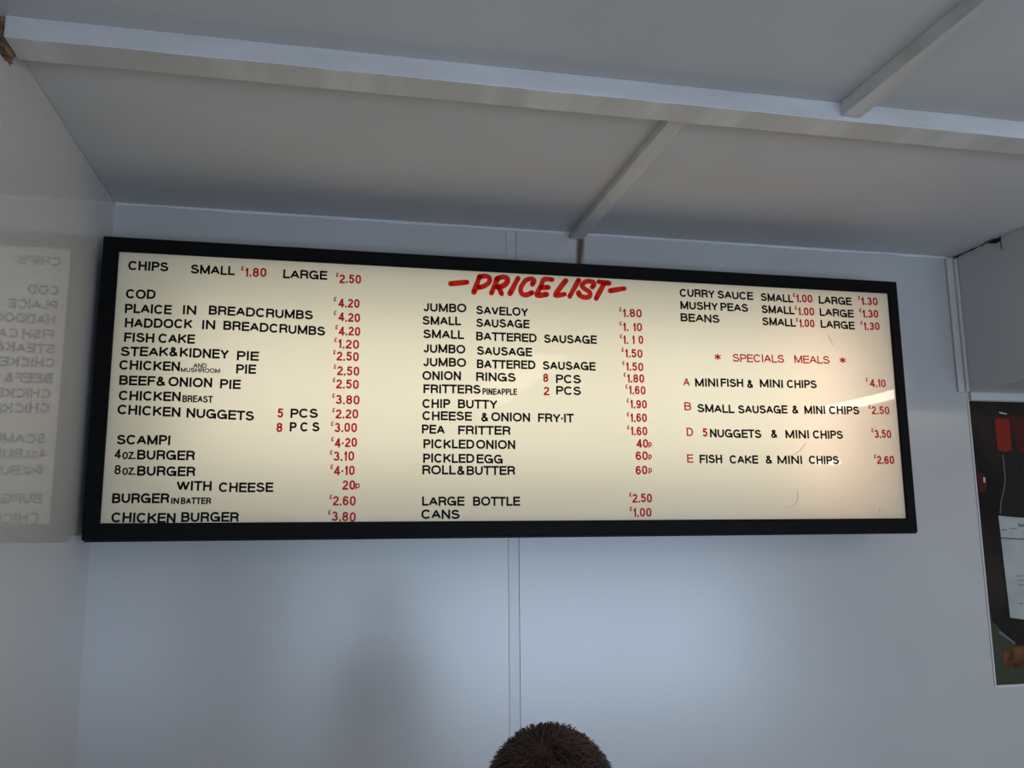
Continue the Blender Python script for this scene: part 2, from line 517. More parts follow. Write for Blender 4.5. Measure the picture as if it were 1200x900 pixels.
G['L'] = (.66, .10, .02, [([(0, 0), (0, 1)], 1), ([(0, 0), (1, 0)], 1)])
G['M'] = (.96, .10, .10, [([(0, 0), (0, 1)], 1), ([(1, 0), (1, 1)], 1), ([(.02, 1), (.5, 0)], 1), ([(.98, 1), (.5, 0)], 1)])
G['N'] = (.80, .10, .10, [([(0, 0), (0, 1)], 1), ([(1, 0), (1, 1)], 1), ([(.03, 1), (.97, 0)], 1)])
G['O'] = (.98, .06, .06, [(arc(.5, .5, .5, .5, 0, 360, 24, E_), 0)])
G['P'] = (.76, .10, .02, [([(0, 0), (0, 1)], 1), ([(0, 1), (.6, 1)] + arc(.62, .73, .38, .27, 90, -90, 9) + [(0, .46)], 0)])
G['R'] = (.82, .10, .02, [([(0, 0), (0, 1)], 1), ([(0, 1), (.6, 1)] + arc(.6, .745, .37, .255, 90, -90, 9) + [(0, .49)], 0),
                           ([(.58, .49)] + bez((.6, .49), (.95, .47), (.9, .25), (.93, .1), 5) + [(1.0, -.06)], 0)])
G['S'] = (.82, .05, .05, [(arc(.49, .755, .42, .245, 12, 200, 10) + bez((.1, .66), (.2, .52), (.95, .55), (1, .3), 7)[1:] +
                           arc(.5, .275, .5, .275, -5, -172, 10), 0)])
G['T'] = (.80, .01, .01, [([(0, 1), (1, 1)], 1), ([(.5, 0), (.5, 1)], 1)])
G['U'] = (.80, .09, .09, [([(0, 1.06), (0, .38)] + arc(.5, .38, .5, .38, 180, 360, 12) + [(1, .38), (1, 1.06)], 0)])
G['V'] = (.88, .0, .0, [([(0, 1), (.5, 0)], 1), ([(1, 1), (.5, 0)], 1)])
G['W'] = (1.26, .0, .0, [([(0, 1), (.27, 0)], 1), ([(.27, 0), (.5, 1)], 1), ([(.5, 1), (.73, 0)], 1), ([(.73, 0), (1, 1)], 1)])
G['Y'] = (.88, .0, .0, [([(0, 1), (.5, .4)], 1), ([(1, 1), (.5, .4)], 1), ([(.5, 0), (.5, .42)], 1)])
G['&'] = (.86, .05, .03, [([(1, -.02), (.28, .70)] + bez((.28, .70), (.12, .86), (.22, 1), (.42, 1), 6) + bez((.42, 1), (.66, 1), (.70, .76), (.5, .64), 6)[1:]
                            + [(.24, .5)] + bez((.24, .5), (-.1, .3), (.02, 0), (.36, 0), 6)[1:] + bez((.36, 0), (.66, 0), (.84, .22), (.88, .46), 6)[1:], 0)])
G['o'] = (.62, .05, .05, [(arc(.5, .36, .5, .36, 0, 360, 18), 0)])
G['z'] = (.56, .03, .02, [([(0, .70), (1, .70)], 1), ([(1, .70), (0, 0)], 0), ([(0, 0), (1, 0)], 1)])
G['.'] = (.15, .05, .05, [([(.5, 0), (.5, .001)], 1)])
G[chr(183)] = (.15, .12, .12, [([(.5, .42), (.5, .421)], 1)])
G['*'] = (.80, .05, .05, [([(.5, .1), (.5, 1.0)], 0), ([(.08, .3), (.92, .8)], 0), ([(.08, .8), (.92, .3)], 0)])
# condensed figures
G['0'] = (.50, .055, .055, [(arc(.5, .68, .5, .32, 0, 180, 9) + arc(.5, .32, .5, .32, 180, 360, 9) + [(1, .68)], 0)])
G['1'] = (.30, .03, .06, [([(1, 0), (1, 1)], 1), ([(.92, .98), (.55, .80), (0, .76)], 0)])
G['2'] = (.50, .05, .04, [(arc(.5, .73, .48, .27, 175, -15, 9) + bez((.97, .66), (.9, .45), (.05, .25), (.02, .02), 5)[1:], 0), ([(0, 0), (1, 0)], 1)])
G['3'] = (.52, .05, .05, [(arc(.47, .76, .44, .24, 160, -75, 8) + [(.4, .53)], 0), ([(.4, .53)] + arc(.48, .265, .52, .265, 80, -165, 10), 0)])
G['4'] = (.56, .02, .03, [([(.74, 0), (.74, 1)], 1), ([(.70, 1), (0, .24)], 0), ([(0, .24), (1, .24)], 1)])
G['5'] = (.50, .05, .05, [([(.9, 1), (.18, 1)], 1), ([(.18, 1.0), (.08, .5)], 0), ([(.08, .52)] + arc(.48, .32, .52, .32, 125, -165, 10), 0)])
G['6'] = (.50, .05, .05, [(arc(.5, .30, .5, .30, 0, 360, 14), 0), ([(0, .3), (0, .62)] + arc(.5, .68, .5, .32, 180, 20, 8), 0)])
G['8'] = (.52, .05, .05, [(arc(.5, .765, .44, .235, 0, 360, 14), 0), (arc(.5, .265, .5, .265, 0, 360, 14), 0)])
G['9'] = (.50, .05, .05, [(arc(.5, .70, .5, .30, 0, 360, 14), 0), ([(1, .7), (1, .38)] + arc(.5, .32, .5, .32, 0, -160, 8), 0)])
G['p'] = (.36, .02, .02, [([(0, -.02), (0, .62)], 1), (arc(.5, .38, .5, .24, 0, 360, 12), 0)])
LIFT0, LIFT1 = YPN - 0.0002, YPN - 0.0011


def add_stroke(bm, pts, t0, caps=False, roundcap=False, tfun=None):
    P = [Vector(p) for p in pts]
    Q = [P[0]]
    for p in P[1:]:
        if (p - Q[-1]).length > 1e-5: Q.append(p)
    P = Q
    if len(P) < 2: return
    closed = (P[0] - P[-1]).length < t0 * 0.3 and len(P) > 6
    if closed: P[-1] = P[0].copy()
    n = len(P)
    if caps:
        d = (P[0] - P[1]).normalized(); P[0] = P[0] + d * t0 / 2
        d = (P[-1] - P[-2]).normalized(); P[-1] = P[-1] + d * t0 / 2
    L, R = [], []
    for i in range(n):
        t = t0 * (tfun(i / (n - 1)) if tfun else 1)
        if closed and i in (0, n - 1): d0 = (P[-1] - P[-2]).normalized(); d1 = (P[1] - P[0]).normalized()
        else:
            d1 = (P[min(i + 1, n - 1)] - P[min(i, n - 2)]).normalized()
            d0 = (P[max(i, 1)] - P[max(i - 1, 0)]).normalized()
        n0 = Vector((-d0.y, d0.x)); n1 = Vector((-d1.y, d1.x))
        mm = n0 + n1
        mm = mm.normalized() if mm.length > 1e-6 else n1
        k = 1 / max(0.55, mm.dot(n1))
        L.append(P[i] + mm * t / 2 * k); R.append(P[i] - mm * t / 2 * k)
    tv = [[bm.verts.new((q.x, y, q.y)) for q in S] for S in (L, R) for y in (LIFT0, LIFT1)]
    lb, lt, rb, rt = tv
    for i in range(n - 1):
        bm.faces.new((lt[i], lt[i + 1], rt[i + 1], rt[i]))
        bm.faces.new((lb[i], lb[i + 1], lt[i + 1], lt[i]))
        bm.faces.new((rt[i], rt[i + 1], rb[i + 1], rb[i]))
    if not closed:
        bm.faces.new((lb[0], lt[0], rt[0], rb[0])); bm.faces.new((lb[-1], lt[-1], rt[-1], rb[-1]))
    if roundcap:
        for p, t in ((P[0], t0 * (tfun(0) if tfun else 1)), (P[-1], t0 * (tfun(1) if tfun else 1))):
            ring = [p + Vector((math.cos(a), math.sin(a))) * t / 2 for a in [2 * PI * k / 10 for k in range(10)]]
            a = [bm.verts.new((q.x, LIFT1, q.y)) for q in ring]
            c = [bm.verts.new((q.x, LIFT0, q.y)) for q in ring]
            bm.faces.new(a)
            for k in range(10): bm.faces.new((a[k], a[(k + 1) % 10], c[(k + 1) % 10], c[k]))


BS = 0.6        # the letters are set tight


def word(bm, s, x0, z0, x1, z1, H, t, sq=1.0):
    """letters fitted between two base-line points on the sign"""
    SP = 0.34
    adv = 0.0
    lay = []
    first = True
    for i, ch in enumerate(s):
        if ch == '_': adv += SP; continue
        w, lb, rb, st_ = G[ch]
        if ch not in 'I' and ch not in '0123456789.': lb *= BS; rb *= BS
        if not first: adv += lb
        lay.append((ch, adv, w))
        adv += w
        last = adv
        adv += rb
        first = False
    k = (x1 - x0) / (last * H)
    for ch, a, w in lay:
        gx = x0 + a * H * k; gw = w * H * k
        f = (gx - x0) / max(1e-6, x1 - x0)
        gz = z0 + (z1 - z0) * f + random.uniform(-0.00045, 0.00045)
        if ch in '0123456789' : tt = t * 1.0
        else: tt = t
        narrow = ch in 'I.' + chr(183)
        for pts, caps in G[ch][3]:
            if narrow:
                pp = [(gx + gw / 2, gz + tt / 2 + y * (H - tt)) for x, y in pts]
            else:
                pp = [(gx + tt / 2 + x * (gw - tt), gz + tt / 2 + y * (H - tt)) for x, y in pts]
            if narrow and ch != 'I':
                cx, cy = pp[0]
                pp = [(cx, cy - .0003), (cx, cy + .0003)]
            # diagonals end flush with the cap line
            if caps and abs(pts[0][0] - pts[-1][0]) > .1 and abs(pts[0][1] - pts[-1][1]) > .1: caps = 0.0
            add_stroke(bm, pp, tt, bool(caps))


def pound(bm, x, z, H):
    t = H * 0.21
    w = H * 0.62
    add_stroke(bm, [(x + w * a, z + H * b) for a, b in arc(.62, .78, .34, .2, 10, 180, 6) + [(.3, .5), (.3, .12)]], t)
    add_stroke(bm, [(x + w * a, z + H * b) for a, b in ((0, .08), (1, .08))], t)
    add_stroke(bm, [(x + w * a, z + H * b) for a, b in ((.02, .47), (.78, .47))], t)


#kind, text, x0, z0, x1, z1, cap height, line
ROWS = [
    ('k', 'CHIPS', 0.0838, 2.4467, 0.1856, 2.4480, 0.0272, 1),
    ('k', 'SMALL', 0.2429, 2.4454, 0.3584, 2.4467, 0.0269, 1),
    ('r', '£1.80', 0.3747, 2.4446, 0.4420, 2.4476, 0.0264, 1),
    ('k', 'LARGE', 0.4874, 2.4456, 0.6073, 2.4468, 0.0274, 1),
    ('r', '£2.50', 0.6315, 2.4399, 0.7011, 2.4413, 0.0285, 1),
    ('k', 'COD', 0.0828, 2.3679, 0.1573, 2.3701, 0.0269, 2),
    ('r', '£_4.20', 0.6269, 2.3691, 0.6983, 2.3695, 0.0259, 2),
    ('k', 'PLAICE', 0.0828, 2.3278, 0.2005, 2.3295, 0.0268, 3),
    ('k', 'IN', 0.2297, 2.3308, 0.2632, 2.3316, 0.0263, 3),
    ('k', 'BREADCRUMBS', 0.2955, 2.3323, 0.5714, 2.3306, 0.0268, 3),
    ('r', '£_4.20', 0.6279, 2.3294, 0.7006, 2.3281, 0.0258, 3),
    ('k', 'HADDOCK', 0.0852, 2.2887, 0.2559, 2.2922, 0.0260, 4),
    ('k', 'IN', 0.2809, 2.2918, 0.3139, 2.2924, 0.0263, 4),
    ('k', 'BREADCRUMBS', 0.3351, 2.2919, 0.6060, 2.2861, 0.0267, 4),
    ('r', '£4.20', 0.6332, 2.2886, 0.7021, 2.2898, 0.0264, 4),
    ('k', 'FISH', 0.0857, 2.2491, 0.1609, 2.2498, 0.0257, 5),
    ('k', 'CAKE', 0.1712, 2.2495, 0.2639, 2.2508, 0.0260, 5),
    ('r', '£1.20', 0.6313, 2.2521, 0.6993, 2.2516, 0.0263, 5),
    ('k', 'STEAK', 0.0793, 2.2108, 0.1990, 2.2135, 0.0256, 6),
    ('k', '&', 0.2003, 2.2136, 0.2229, 2.2136, 0.0258, 6),
    ('k', 'KIDNEY', 0.2274, 2.2131, 0.3533, 2.2117, 0.0260, 6),
    ('k', 'PIE', 0.3740, 2.2095, 0.4314, 2.2093, 0.0262, 6),
    ('r', '£2.50', 0.6294, 2.2172, 0.6994, 2.2166, 0.0254, 6),
    ('k', 'CHICKEN', 0.0784, 2.1744, 0.2295, 2.1741, 0.0255, 7),
    ('s', 'AND', 0.2633, 2.1849, 0.2972, 2.1853, 0.0126, 7),
    ('s', 'MUSHROOM', 0.2321, 2.1728, 0.3319, 2.1723, 0.0119, 7),
    ('k', 'PIE', 0.3735, 2.1728, 0.4255, 2.1722, 0.0261, 7),
    ('r', '£2.50', 0.6318, 2.1762, 0.7016, 2.1753, 0.0253, 7),
    ('k', 'BEEF', 0.0809, 2.1334, 0.1701, 2.1338, 0.0253, 8),
    ('k', '&', 0.1720, 2.1331, 0.1963, 2.1331, 0.0255, 8),
    ('k', 'ONION', 0.2027, 2.1332, 0.3135, 2.1320, 0.0256, 8),
    ('k', 'PIE', 0.3339, 2.1304, 0.3873, 2.1290, 0.0259, 8),
    ('r', '£2.50', 0.6300, 2.1388, 0.7010, 2.1378, 0.0259, 8),
    ('k', 'CHICKEN', 0.0823, 2.0927, 0.2356, 2.0934, 0.0259, 9),
    ('s', 'BREAST', 0.2402, 2.0915, 0.3174, 2.0911, 0.0186, 9),
    ('r', '£3.80', 0.6297, 2.0953, 0.7040, 2.0948, 0.0257, 9),
    ('k', 'CHICKEN', 0.0815, 2.0555, 0.2372, 2.0510, 0.0251, 10),
    ('k', 'NUGGETS', 0.2527, 2.0499, 0.4252, 2.0441, 0.0255, 10),
    ('r', '5', 0.4855, 2.0543, 0.5009, 2.0546, 0.0259, 10),
    ('k', 'PCS', 0.5198, 2.0542, 0.5930, 2.0563, 0.0253, 10),
    ('r', '£2.20', 0.6308, 2.0549, 0.7013, 2.0562, 0.0256, 10),
    ('r', '8', 0.4842, 2.0153, 0.5003, 2.0155, 0.0257, 11),
    ('k', 'P_C_S', 0.5190, 2.0172, 0.5982, 2.0184, 0.0245, 11),
    ('r', '£3.00', 0.6283, 2.0174, 0.6986, 2.0185, 0.0254, 11),
    ('k', 'SCAMPI', 0.0846, 1.9765, 0.2150, 1.9767, 0.0248, 12),
    ('r', '£4·20', 0.6301, 1.9754, 0.6995, 1.9776, 0.0246, 12),
    ('R', '4', 0.0820, 1.9399, 0.0974, 1.9400, 0.0239, 13),
    ('k', 'oz.', 0.1006, 1.9387, 0.1348, 1.9390, 0.0240, 13),
    ('k', 'BURGER', 0.1367, 1.9377, 0.2796, 1.9369, 0.0248, 13),
    ('r', '£3.10', 0.6276, 1.9384, 0.6927, 1.9403, 0.0252, 13),
    ('R', '8', 0.0839, 1.8990, 0.0994, 1.8984, 0.0244, 14),
    ('k', 'oz.', 0.1031, 1.8977, 0.1372, 1.8979, 0.0238, 14),
    ('k', 'BURGER', 0.1392, 1.8966, 0.2830, 1.8946, 0.0247, 14),
    ('r', '£4·10', 0.6300, 1.8995, 0.6949, 1.9012, 0.0250, 14),
    ('k', 'WITH', 0.2372, 1.8577, 0.3251, 1.8572, 0.0247, 15),
    ('k', 'CHEESE', 0.3433, 1.8538, 0.4821, 1.8539, 0.0250, 15),
    ('r', '20', 0.6630, 1.8603, 0.6972, 1.8610, 0.0249, 15),
    ('q', 'p', 0.6978, 1.8610, 0.7102, 1.8617, 0.0250, 15),
    ('k', 'BURGER', 0.0831, 1.8256, 0.2220, 1.8247, 0.0243, 16),
    ('s', 'IN', 0.2271, 1.8233, 0.2460, 1.8233, 0.0165, 16),
    ('s', 'BATTER', 0.2505, 1.8226, 0.3255, 1.8225, 0.0173, 16),
    ('r', '£2.60', 0.6294, 1.8184, 0.6994, 1.8182, 0.0247, 16),
    ('k', 'CHICKEN', 0.0844, 1.7769, 0.2398, 1.7739, 0.0242, 17),
    ('k', 'BURGER', 0.2535, 1.7765, 0.3976, 1.7762, 0.0245, 17),
    ('r', '£3.80', 0.6271, 1.7768, 0.7004, 1.7743, 0.0246, 17),
    ('k', 'JUMBO', 0.8787, 2.3680, 1.0032, 2.3706, 0.0273, 20),
    ('k', 'SAVELOY', 1.0317, 2.3665, 1.1871, 2.3672, 0.0277, 20),
    ('r', '£1.80', 1.4684, 2.3780, 1.5391, 2.3795, 0.0270, 20),
    ('k', 'SMALL', 0.8761, 2.3288, 0.9875, 2.3312, 0.0272, 21),
    ('k', 'SAUSAGE', 1.0316, 2.3284, 1.1905, 2.3312, 0.0268, 21),
    ('r', '£1._10', 1.4679, 2.3346, 1.5384, 2.3367, 0.0277, 21),
    ('k', 'SMALL', 0.8786, 2.2900, 0.9965, 2.2915, 0.0263, 22),
    ('k', 'BATTERED', 1.0316, 2.2891, 1.2115, 2.2898, 0.0274, 22),
    ('k', 'SAUSAGE', 1.2332, 2.2890, 1.3955, 2.2920, 0.0271, 22),
    ('r', '£1._1_0', 1.4675, 2.2954, 1.5411, 2.2974, 0.0275, 22),
    ('k', 'JUMBO', 0.8797, 2.2476, 1.0002, 2.2488, 0.0269, 23),
    ('k', 'SAUSAGE', 1.0337, 2.2462, 1.1972, 2.2473, 0.0273, 23),
    ('r', '£1.50', 1.4718, 2.2542, 1.5372, 2.2548, 0.0266, 23),
    ('k', 'JUMBO', 0.8793, 2.2084, 1.0025, 2.2101, 0.0260, 24),
    ('k', 'BATTERED', 1.0337, 2.2073, 1.2066, 2.2096, 0.0264, 24),
    ('k', 'SAUSAGE', 1.2281, 2.2095, 1.3894, 2.2113, 0.0276, 24),
    ('r', '£1.50', 1.4730, 2.2139, 1.5382, 2.2143, 0.0265, 24),
    ('k', 'ONION', 0.8775, 2.1694, 0.9877, 2.1710, 0.0266, 25),
    ('k', 'RINGS', 1.0314, 2.1700, 1.1476, 2.1709, 0.0269, 25),
    ('r', '8', 1.2291, 2.1724, 1.2445, 2.1728, 0.0258, 25),
    ('k', 'PCS', 1.2676, 2.1704, 1.3437, 2.1710, 0.0267, 25),
    ('r', '£1.80', 1.4759, 2.1784, 1.5401, 2.1786, 0.0256, 25),
    ('k', 'FRITTERS', 0.8807, 2.1314, 1.0447, 2.1332, 0.0258, 26),
    ('s', 'PINEAPPLE', 1.0499, 2.1311, 1.1510, 2.1321, 0.0186, 26),
    ('r', '2', 1.2301, 2.1340, 1.2469, 2.1344, 0.0256, 26),
    ('k', 'PCS', 1.2677, 2.1364, 1.3429, 2.1367, 0.0258, 26),
    ('r', '£1.60', 1.4804, 2.1431, 1.5429, 2.1431, 0.0262, 26),
    ('k', 'CHIP', 0.8782, 2.0894, 0.9572, 2.0896, 0.0263, 27),
    ('k', 'BUTTY', 0.9791, 2.0900, 1.0936, 2.0917, 0.0265, 27),
    ('r', '£1.90', 1.4830, 2.1013, 1.5454, 2.1019, 0.0261, 27),
    ('k', 'CHEESE', 0.8785, 2.0546, 1.0194, 2.0557, 0.0255, 28),
    ('k', '&', 1.0452, 2.0540, 1.0674, 2.0544, 0.0242, 28),
    ('k', 'ONION', 1.0748, 2.0552, 1.1887, 2.0558, 0.0251, 28),
    ('k', 'FRY·IT', 1.2122, 2.0547, 1.3194, 2.0558, 0.0254, 28),
    ('r', '£1.60', 1.4825, 2.0602, 1.5440, 2.0613, 0.0260, 28),
    ('k', 'PEA', 0.8774, 2.0164, 0.9422, 2.0166, 0.0245, 29),
    ('k', 'FRITTER', 0.9799, 2.0158, 1.1312, 2.0165, 0.0256, 29),
    ('r', '£1.60', 1.4820, 2.0208, 1.5441, 2.0217, 0.0258, 29),
    ('k', 'PICKLED', 0.8821, 1.9756, 1.0260, 1.9758, 0.0252, 30),
    ('k', 'ONION', 1.0311, 1.9758, 1.1442, 1.9756, 0.0248, 30),
    ('r', '40', 1.5093, 1.9842, 1.5452, 1.9846, 0.0250, 30),
    ('q', 'p', 1.5468, 1.9846, 1.5572, 1.9847, 0.0250, 30),
    ('k', 'PICKLED', 0.8817, 1.9357, 1.0259, 1.9354, 0.0251, 31),
    ('k', 'EGG', 1.0325, 1.9347, 1.1075, 1.9346, 0.0253, 31),
    ('r', '60', 1.5057, 1.9480, 1.5430, 1.9483, 0.0248, 31),
    ('q', 'p', 1.5454, 1.9484, 1.5558, 1.9484, 0.0249, 31),
    ('k', 'ROLL', 0.8799, 1.9031, 0.9737, 1.9028, 0.0242, 32),
    ('k', '&', 0.9766, 1.9021, 0.9997, 1.9022, 0.0243, 32),
    ('k', 'BUTTER', 1.0041, 1.9023, 1.1436, 1.9022, 0.0252, 32),
    ('r', '60', 1.5043, 1.9061, 1.5399, 1.9063, 0.0247, 32),
    ('q', 'p', 1.5440, 1.9078, 1.5543, 1.9079, 0.0248, 32),
    ('k', 'LARGE', 0.8799, 1.8166, 0.9983, 1.8163, 0.0246, 33),
    ('k', 'BOTTLE', 1.0222, 1.8162, 1.1568, 1.8159, 0.0250, 33),
    ('r', '£2.50', 1.4820, 1.8246, 1.5512, 1.8252, 0.0252, 33),
    ('k', 'CANS', 0.8781, 1.7810, 0.9847, 1.7804, 0.0252, 34),
    ('r', '£1.00', 1.4822, 1.7835, 1.5481, 1.7838, 0.0257, 34),
    ('k', 'CURRY', 1.6648, 2.4502, 1.7810, 2.4514, 0.0270, 40),
    ('k', 'SAUCE', 1.7895, 2.4503, 1.9096, 2.4508, 0.0280, 40),
    ('k', 'SMALL', 1.9351, 2.4498, 2.0472, 2.4490, 0.0267, 40),
    ('r', '£1.00', 2.0473, 2.4513, 2.1137, 2.4529, 0.0262, 40),
    ('k', 'LARGE', 2.1366, 2.4502, 2.2530, 2.4502, 0.0264, 40),
    ('r', '£1.30', 2.2777, 2.4537, 2.3465, 2.4554, 0.0266, 40),
    ('k', 'MUSHY', 1.6654, 2.4109, 1.7899, 2.4122, 0.0261, 41),
    ('k', 'PEAS', 1.7977, 2.4118, 1.8906, 2.4115, 0.0263, 41),
    ('k', 'SMALL', 1.9359, 2.4105, 2.0486, 2.4102, 0.0266, 41),
    ('r', '£1.00', 2.0510, 2.4096, 2.1172, 2.4110, 0.0260, 41),
    ('k', 'LARGE', 2.1369, 2.4103, 2.2572, 2.4094, 0.0263, 41),
    ('r', '£1.30', 2.2784, 2.4119, 2.3453, 2.4133, 0.0257, 41),
    ('k', 'BEANS', 1.6645, 2.3726, 1.7925, 2.3721, 0.0260, 42),
    ('k', 'SMALL', 1.9358, 2.3714, 2.0507, 2.3709, 0.0265, 42),
    ('r', '£1.00', 2.0523, 2.3710, 2.1152, 2.3720, 0.0259, 42),
    ('k', 'LARGE', 2.1373, 2.3714, 2.2573, 2.3702, 0.0269, 42),
    ('r', '£1.30', 2.2792, 2.3711, 2.3468, 2.3723, 0.0256, 42),
    ('t', '*', 1.7670, 2.2519, 1.7933, 2.2528, 0.0249, 43),
    ('t', 'SPECIALS', 1.8297, 2.2518, 2.0026, 2.2544, 0.0259, 43),
    ('t', 'MEALS', 2.0379, 2.2548, 2.1597, 2.2565, 0.0263, 43),
    ('t', '*', 2.1917, 2.2560, 2.2198, 2.2569, 0.0258, 43),
    ('t', 'A', 1.6641, 2.1729, 1.6853, 2.1735, 0.0245, 44),
    ('k', 'MINI', 1.7026, 2.1718, 1.7768, 2.1730, 0.0253, 44),
    ('k', 'FISH', 1.7860, 2.1733, 1.8603, 2.1738, 0.0255, 44),
    ('k', '&', 1.8727, 2.1719, 1.8938, 2.1717, 0.0227, 44),
    ('k', 'MINI', 1.9159, 2.1745, 1.9925, 2.1750, 0.0257, 44),
    ('k', 'CHIPS', 2.0069, 2.1754, 2.1089, 2.1766, 0.0260, 44),
    ('r', '£_4.10', 2.2827, 2.1863, 2.3521, 2.1866, 0.0258, 44),
    ('t', 'B', 1.6646, 2.0984, 1.6864, 2.0989, 0.0249, 45),
    ('k', 'SMALL', 1.7058, 2.0936, 1.8263, 2.0924, 0.0251, 45),
    ('k', 'SAUSAGE', 1.8387, 2.0926, 2.0031, 2.0951, 0.0261, 45),
    ('k', '&', 2.0189, 2.0955, 2.0412, 2.0952, 0.0234, 45),
    ('k', 'MINI', 2.0612, 2.0956, 2.1312, 2.0962, 0.0250, 45),
    ('k', 'CHIPS', 2.1457, 2.0965, 2.2511, 2.0970, 0.0252, 45),
    ('r', '£2.50', 2.2851, 2.0992, 2.3576, 2.0999, 0.0247, 45),
    ('t', 'D', 1.6686, 2.0215, 1.6889, 2.0218, 0.0240, 46),
    ('r', '5', 1.7197, 2.0201, 1.7348, 2.0203, 0.0241, 46),
    ('k', 'NUGGETS', 1.7430, 2.0176, 1.9110, 2.0185, 0.0250, 46),
    ('k', '&', 1.9430, 2.0189, 1.9649, 2.0185, 0.0231, 46),
    ('k', 'MINI', 1.9916, 2.0189, 2.0701, 2.0192, 0.0254, 46),
    ('k', 'CHIPS', 2.0845, 2.0194, 2.1875, 2.0193, 0.0249, 46),
    ('r', '£3.50', 2.2886, 2.0244, 2.3566, 2.0246, 0.0245, 46),
    ('t', 'E', 1.6665, 1.9417, 1.6859, 1.9419, 0.0244, 47),
    ('k', 'FISH', 1.7061, 1.9406, 1.7784, 1.9405, 0.0246, 47),
    ('k', 'CAKE', 1.8027, 1.9400, 1.8961, 1.9399, 0.0255, 47),
    ('k', '&', 1.9201, 1.9401, 1.9427, 1.9403, 0.0242, 47),
    ('k', 'MINI', 1.9598, 1.9404, 2.0414, 1.9403, 0.0251, 47),
    ('k', 'CHIPS', 2.0652, 1.9405, 2.1675, 1.9405, 0.0260, 47),
    ('r', '£2.60', 2.2905, 1.9429, 2.3598, 1.9427, 0.0242, 47),
]
lines = {}
for i, r in enumerate(ROWS): lines.setdefault((r[7] * 1000 + (i if r[0] not in 'rRq' and r[1] != 'oz.' else 0) + (900 if r[0] == 'r' and r[1] in ('5', '8', '2') else 0) + (800 if r[0] == 'R' or r[1] == 'oz.' else 0), r[0] in 'krsRtq' and ('k' if r[0] in 'ks' and r[1] != 'oz.' else ('K' if r[0] == 'R' or r[1] == 'oz.' else ('p' if (r[0] in 'rq' and (chr(163) in r[1] or r[0] == 'q' or r[1] in ('20', '40', '60'))) else 't')))), []).append(r)
for (ln, kd), rs in lines.items():
    bm = bmesh.new()
    txt = []
    for k, s, x0, z0, x1, z1, H, _ in rs:
        H = {'k': .0257, 's': H, 'r': .0255, 'R': .0245, 't': .0250, 'q': .0250}[k]
        plain = s.replace('_', '')
        if s[0] == chr(163):
            rest = s[1:]
            ps = H * 0.44
            pound(bm, x0, z0 + H * 0.68, ps)
            gap = ps * 0.62 + 0.0025
            while rest[0] == '_': rest = rest[1:]; gap += 0.0035
            word(bm, rest, x0 + gap, z0, x1, z1, H, 0.0048)
        elif k == 'q': word(bm, s, x0, z0 + 0.0005, x1, z1 + 0.0005, H, 0.003)
        elif k in 'rR': word(bm, s, x0, z0, x1, z1, H, 0.0050 if k == 'r' else 0.0042)
        elif k == 's': word(bm, s, x0, z0, x1, z1, H, 0.0036 if H > 0.016 else 0.0023)
        elif k == 't': word(bm, s, x0, z0, x1, z1, H, 0.0040)
        elif s == 'oz.': word(bm, s, x0, z0, x1 - 0.002, z1, H, 0.0038)
        else: word(bm, s, x0, z0, x1, z1, H, 0.0053)
        txt.append(plain)
    t = ' '.join(txt)
    if kd == 'p': t = t.replace('0 p', '0p')
    black = kd in 'kK'
    nm = 'price_lettering' if kd == 'p' else 'menu_lettering'
    o = parented(obj(nm, bm, M_letter if black else M_red), board)
    o['label'] = ('black' if black else 'red') + ' lettering reading ' + t

TITLE = [
    [(0.9569, 2.4541), (1.0051, 2.4611)],
    [(1.0252, 2.4321), (1.0425, 2.4809)],
    [(1.0411, 2.4781), (1.0576, 2.4826), (1.0714, 2.4777), (1.0699, 2.4636), (1.0548, 2.4517), (1.0397, 2.4473)],
    [(1.0772, 2.4319), (1.0962, 2.4777)],
    [(1.0920, 2.4760), (1.1128, 2.4828), (1.1253, 2.4778), (1.1224, 2.4650), (1.1099, 2.4545), (1.0933, 2.4509)],
    [(1.0988, 2.4526), (1.1075, 2.4312)],
    [(1.1324, 2.4332), (1.1574, 2.4815)],
    [(1.2006, 2.4649), (1.2055, 2.4765), (1.1952, 2.4816), (1.1783, 2.4736), (1.1654, 2.4518), (1.1681, 2.4350), (1.1820, 2.4315), (1.1989, 2.4394)],
    [(1.2612, 2.4825), (1.2363, 2.4819), (1.2269, 2.4618), (1.2148, 2.4377), (1.2187, 2.4321), (1.2434, 2.4365)],
    [(1.2255, 2.4559), (1.2490, 2.4582)],
    [(1.3033, 2.4815), (1.2871, 2.4609), (1.2714, 2.4353), (1.2985, 2.4397)],
    [(1.3431, 2.4850), (1.3142, 2.4334)],
    [(1.3853, 2.4660), (1.3914, 2.4756), (1.3857, 2.4827), (1.3670, 2.4823), (1.3533, 2.4696), (1.3611, 2.4595), (1.3768, 2.4497), (1.3752, 2.4364), (1.3592, 2.4330), (1.3447, 2.4389), (1.3422, 2.4466)],
    [(1.4058, 2.4838), (1.4380, 2.4807)],
    [(1.4232, 2.4799), (1.3964, 2.4309)],
    [(1.4414, 2.4575), (1.4863, 2.4667)],
]


def smooth_pts(P, n=6):
    if len(P) < 3: return [tuple(Vector(P[0]).lerp(Vector(P[1]), i / 6)) for i in range(7)]
    Q = [P[0]] + P + [P[-1]]
    out = []
    for i in range(1, len(Q) - 2):
        a, b_, c, d = [Vector(q) for q in Q[i - 1:i + 3]]
        for k in range(n):
            t = k / n
            out.append(tuple(0.5 * ((2 * b_) + (c - a) * t + (2 * a - 5 * b_ + 4 * c - d) * t * t + (3 * b_ - a - 3 * c + d) * t ** 3)))
    out.append(P[-1])
    return out


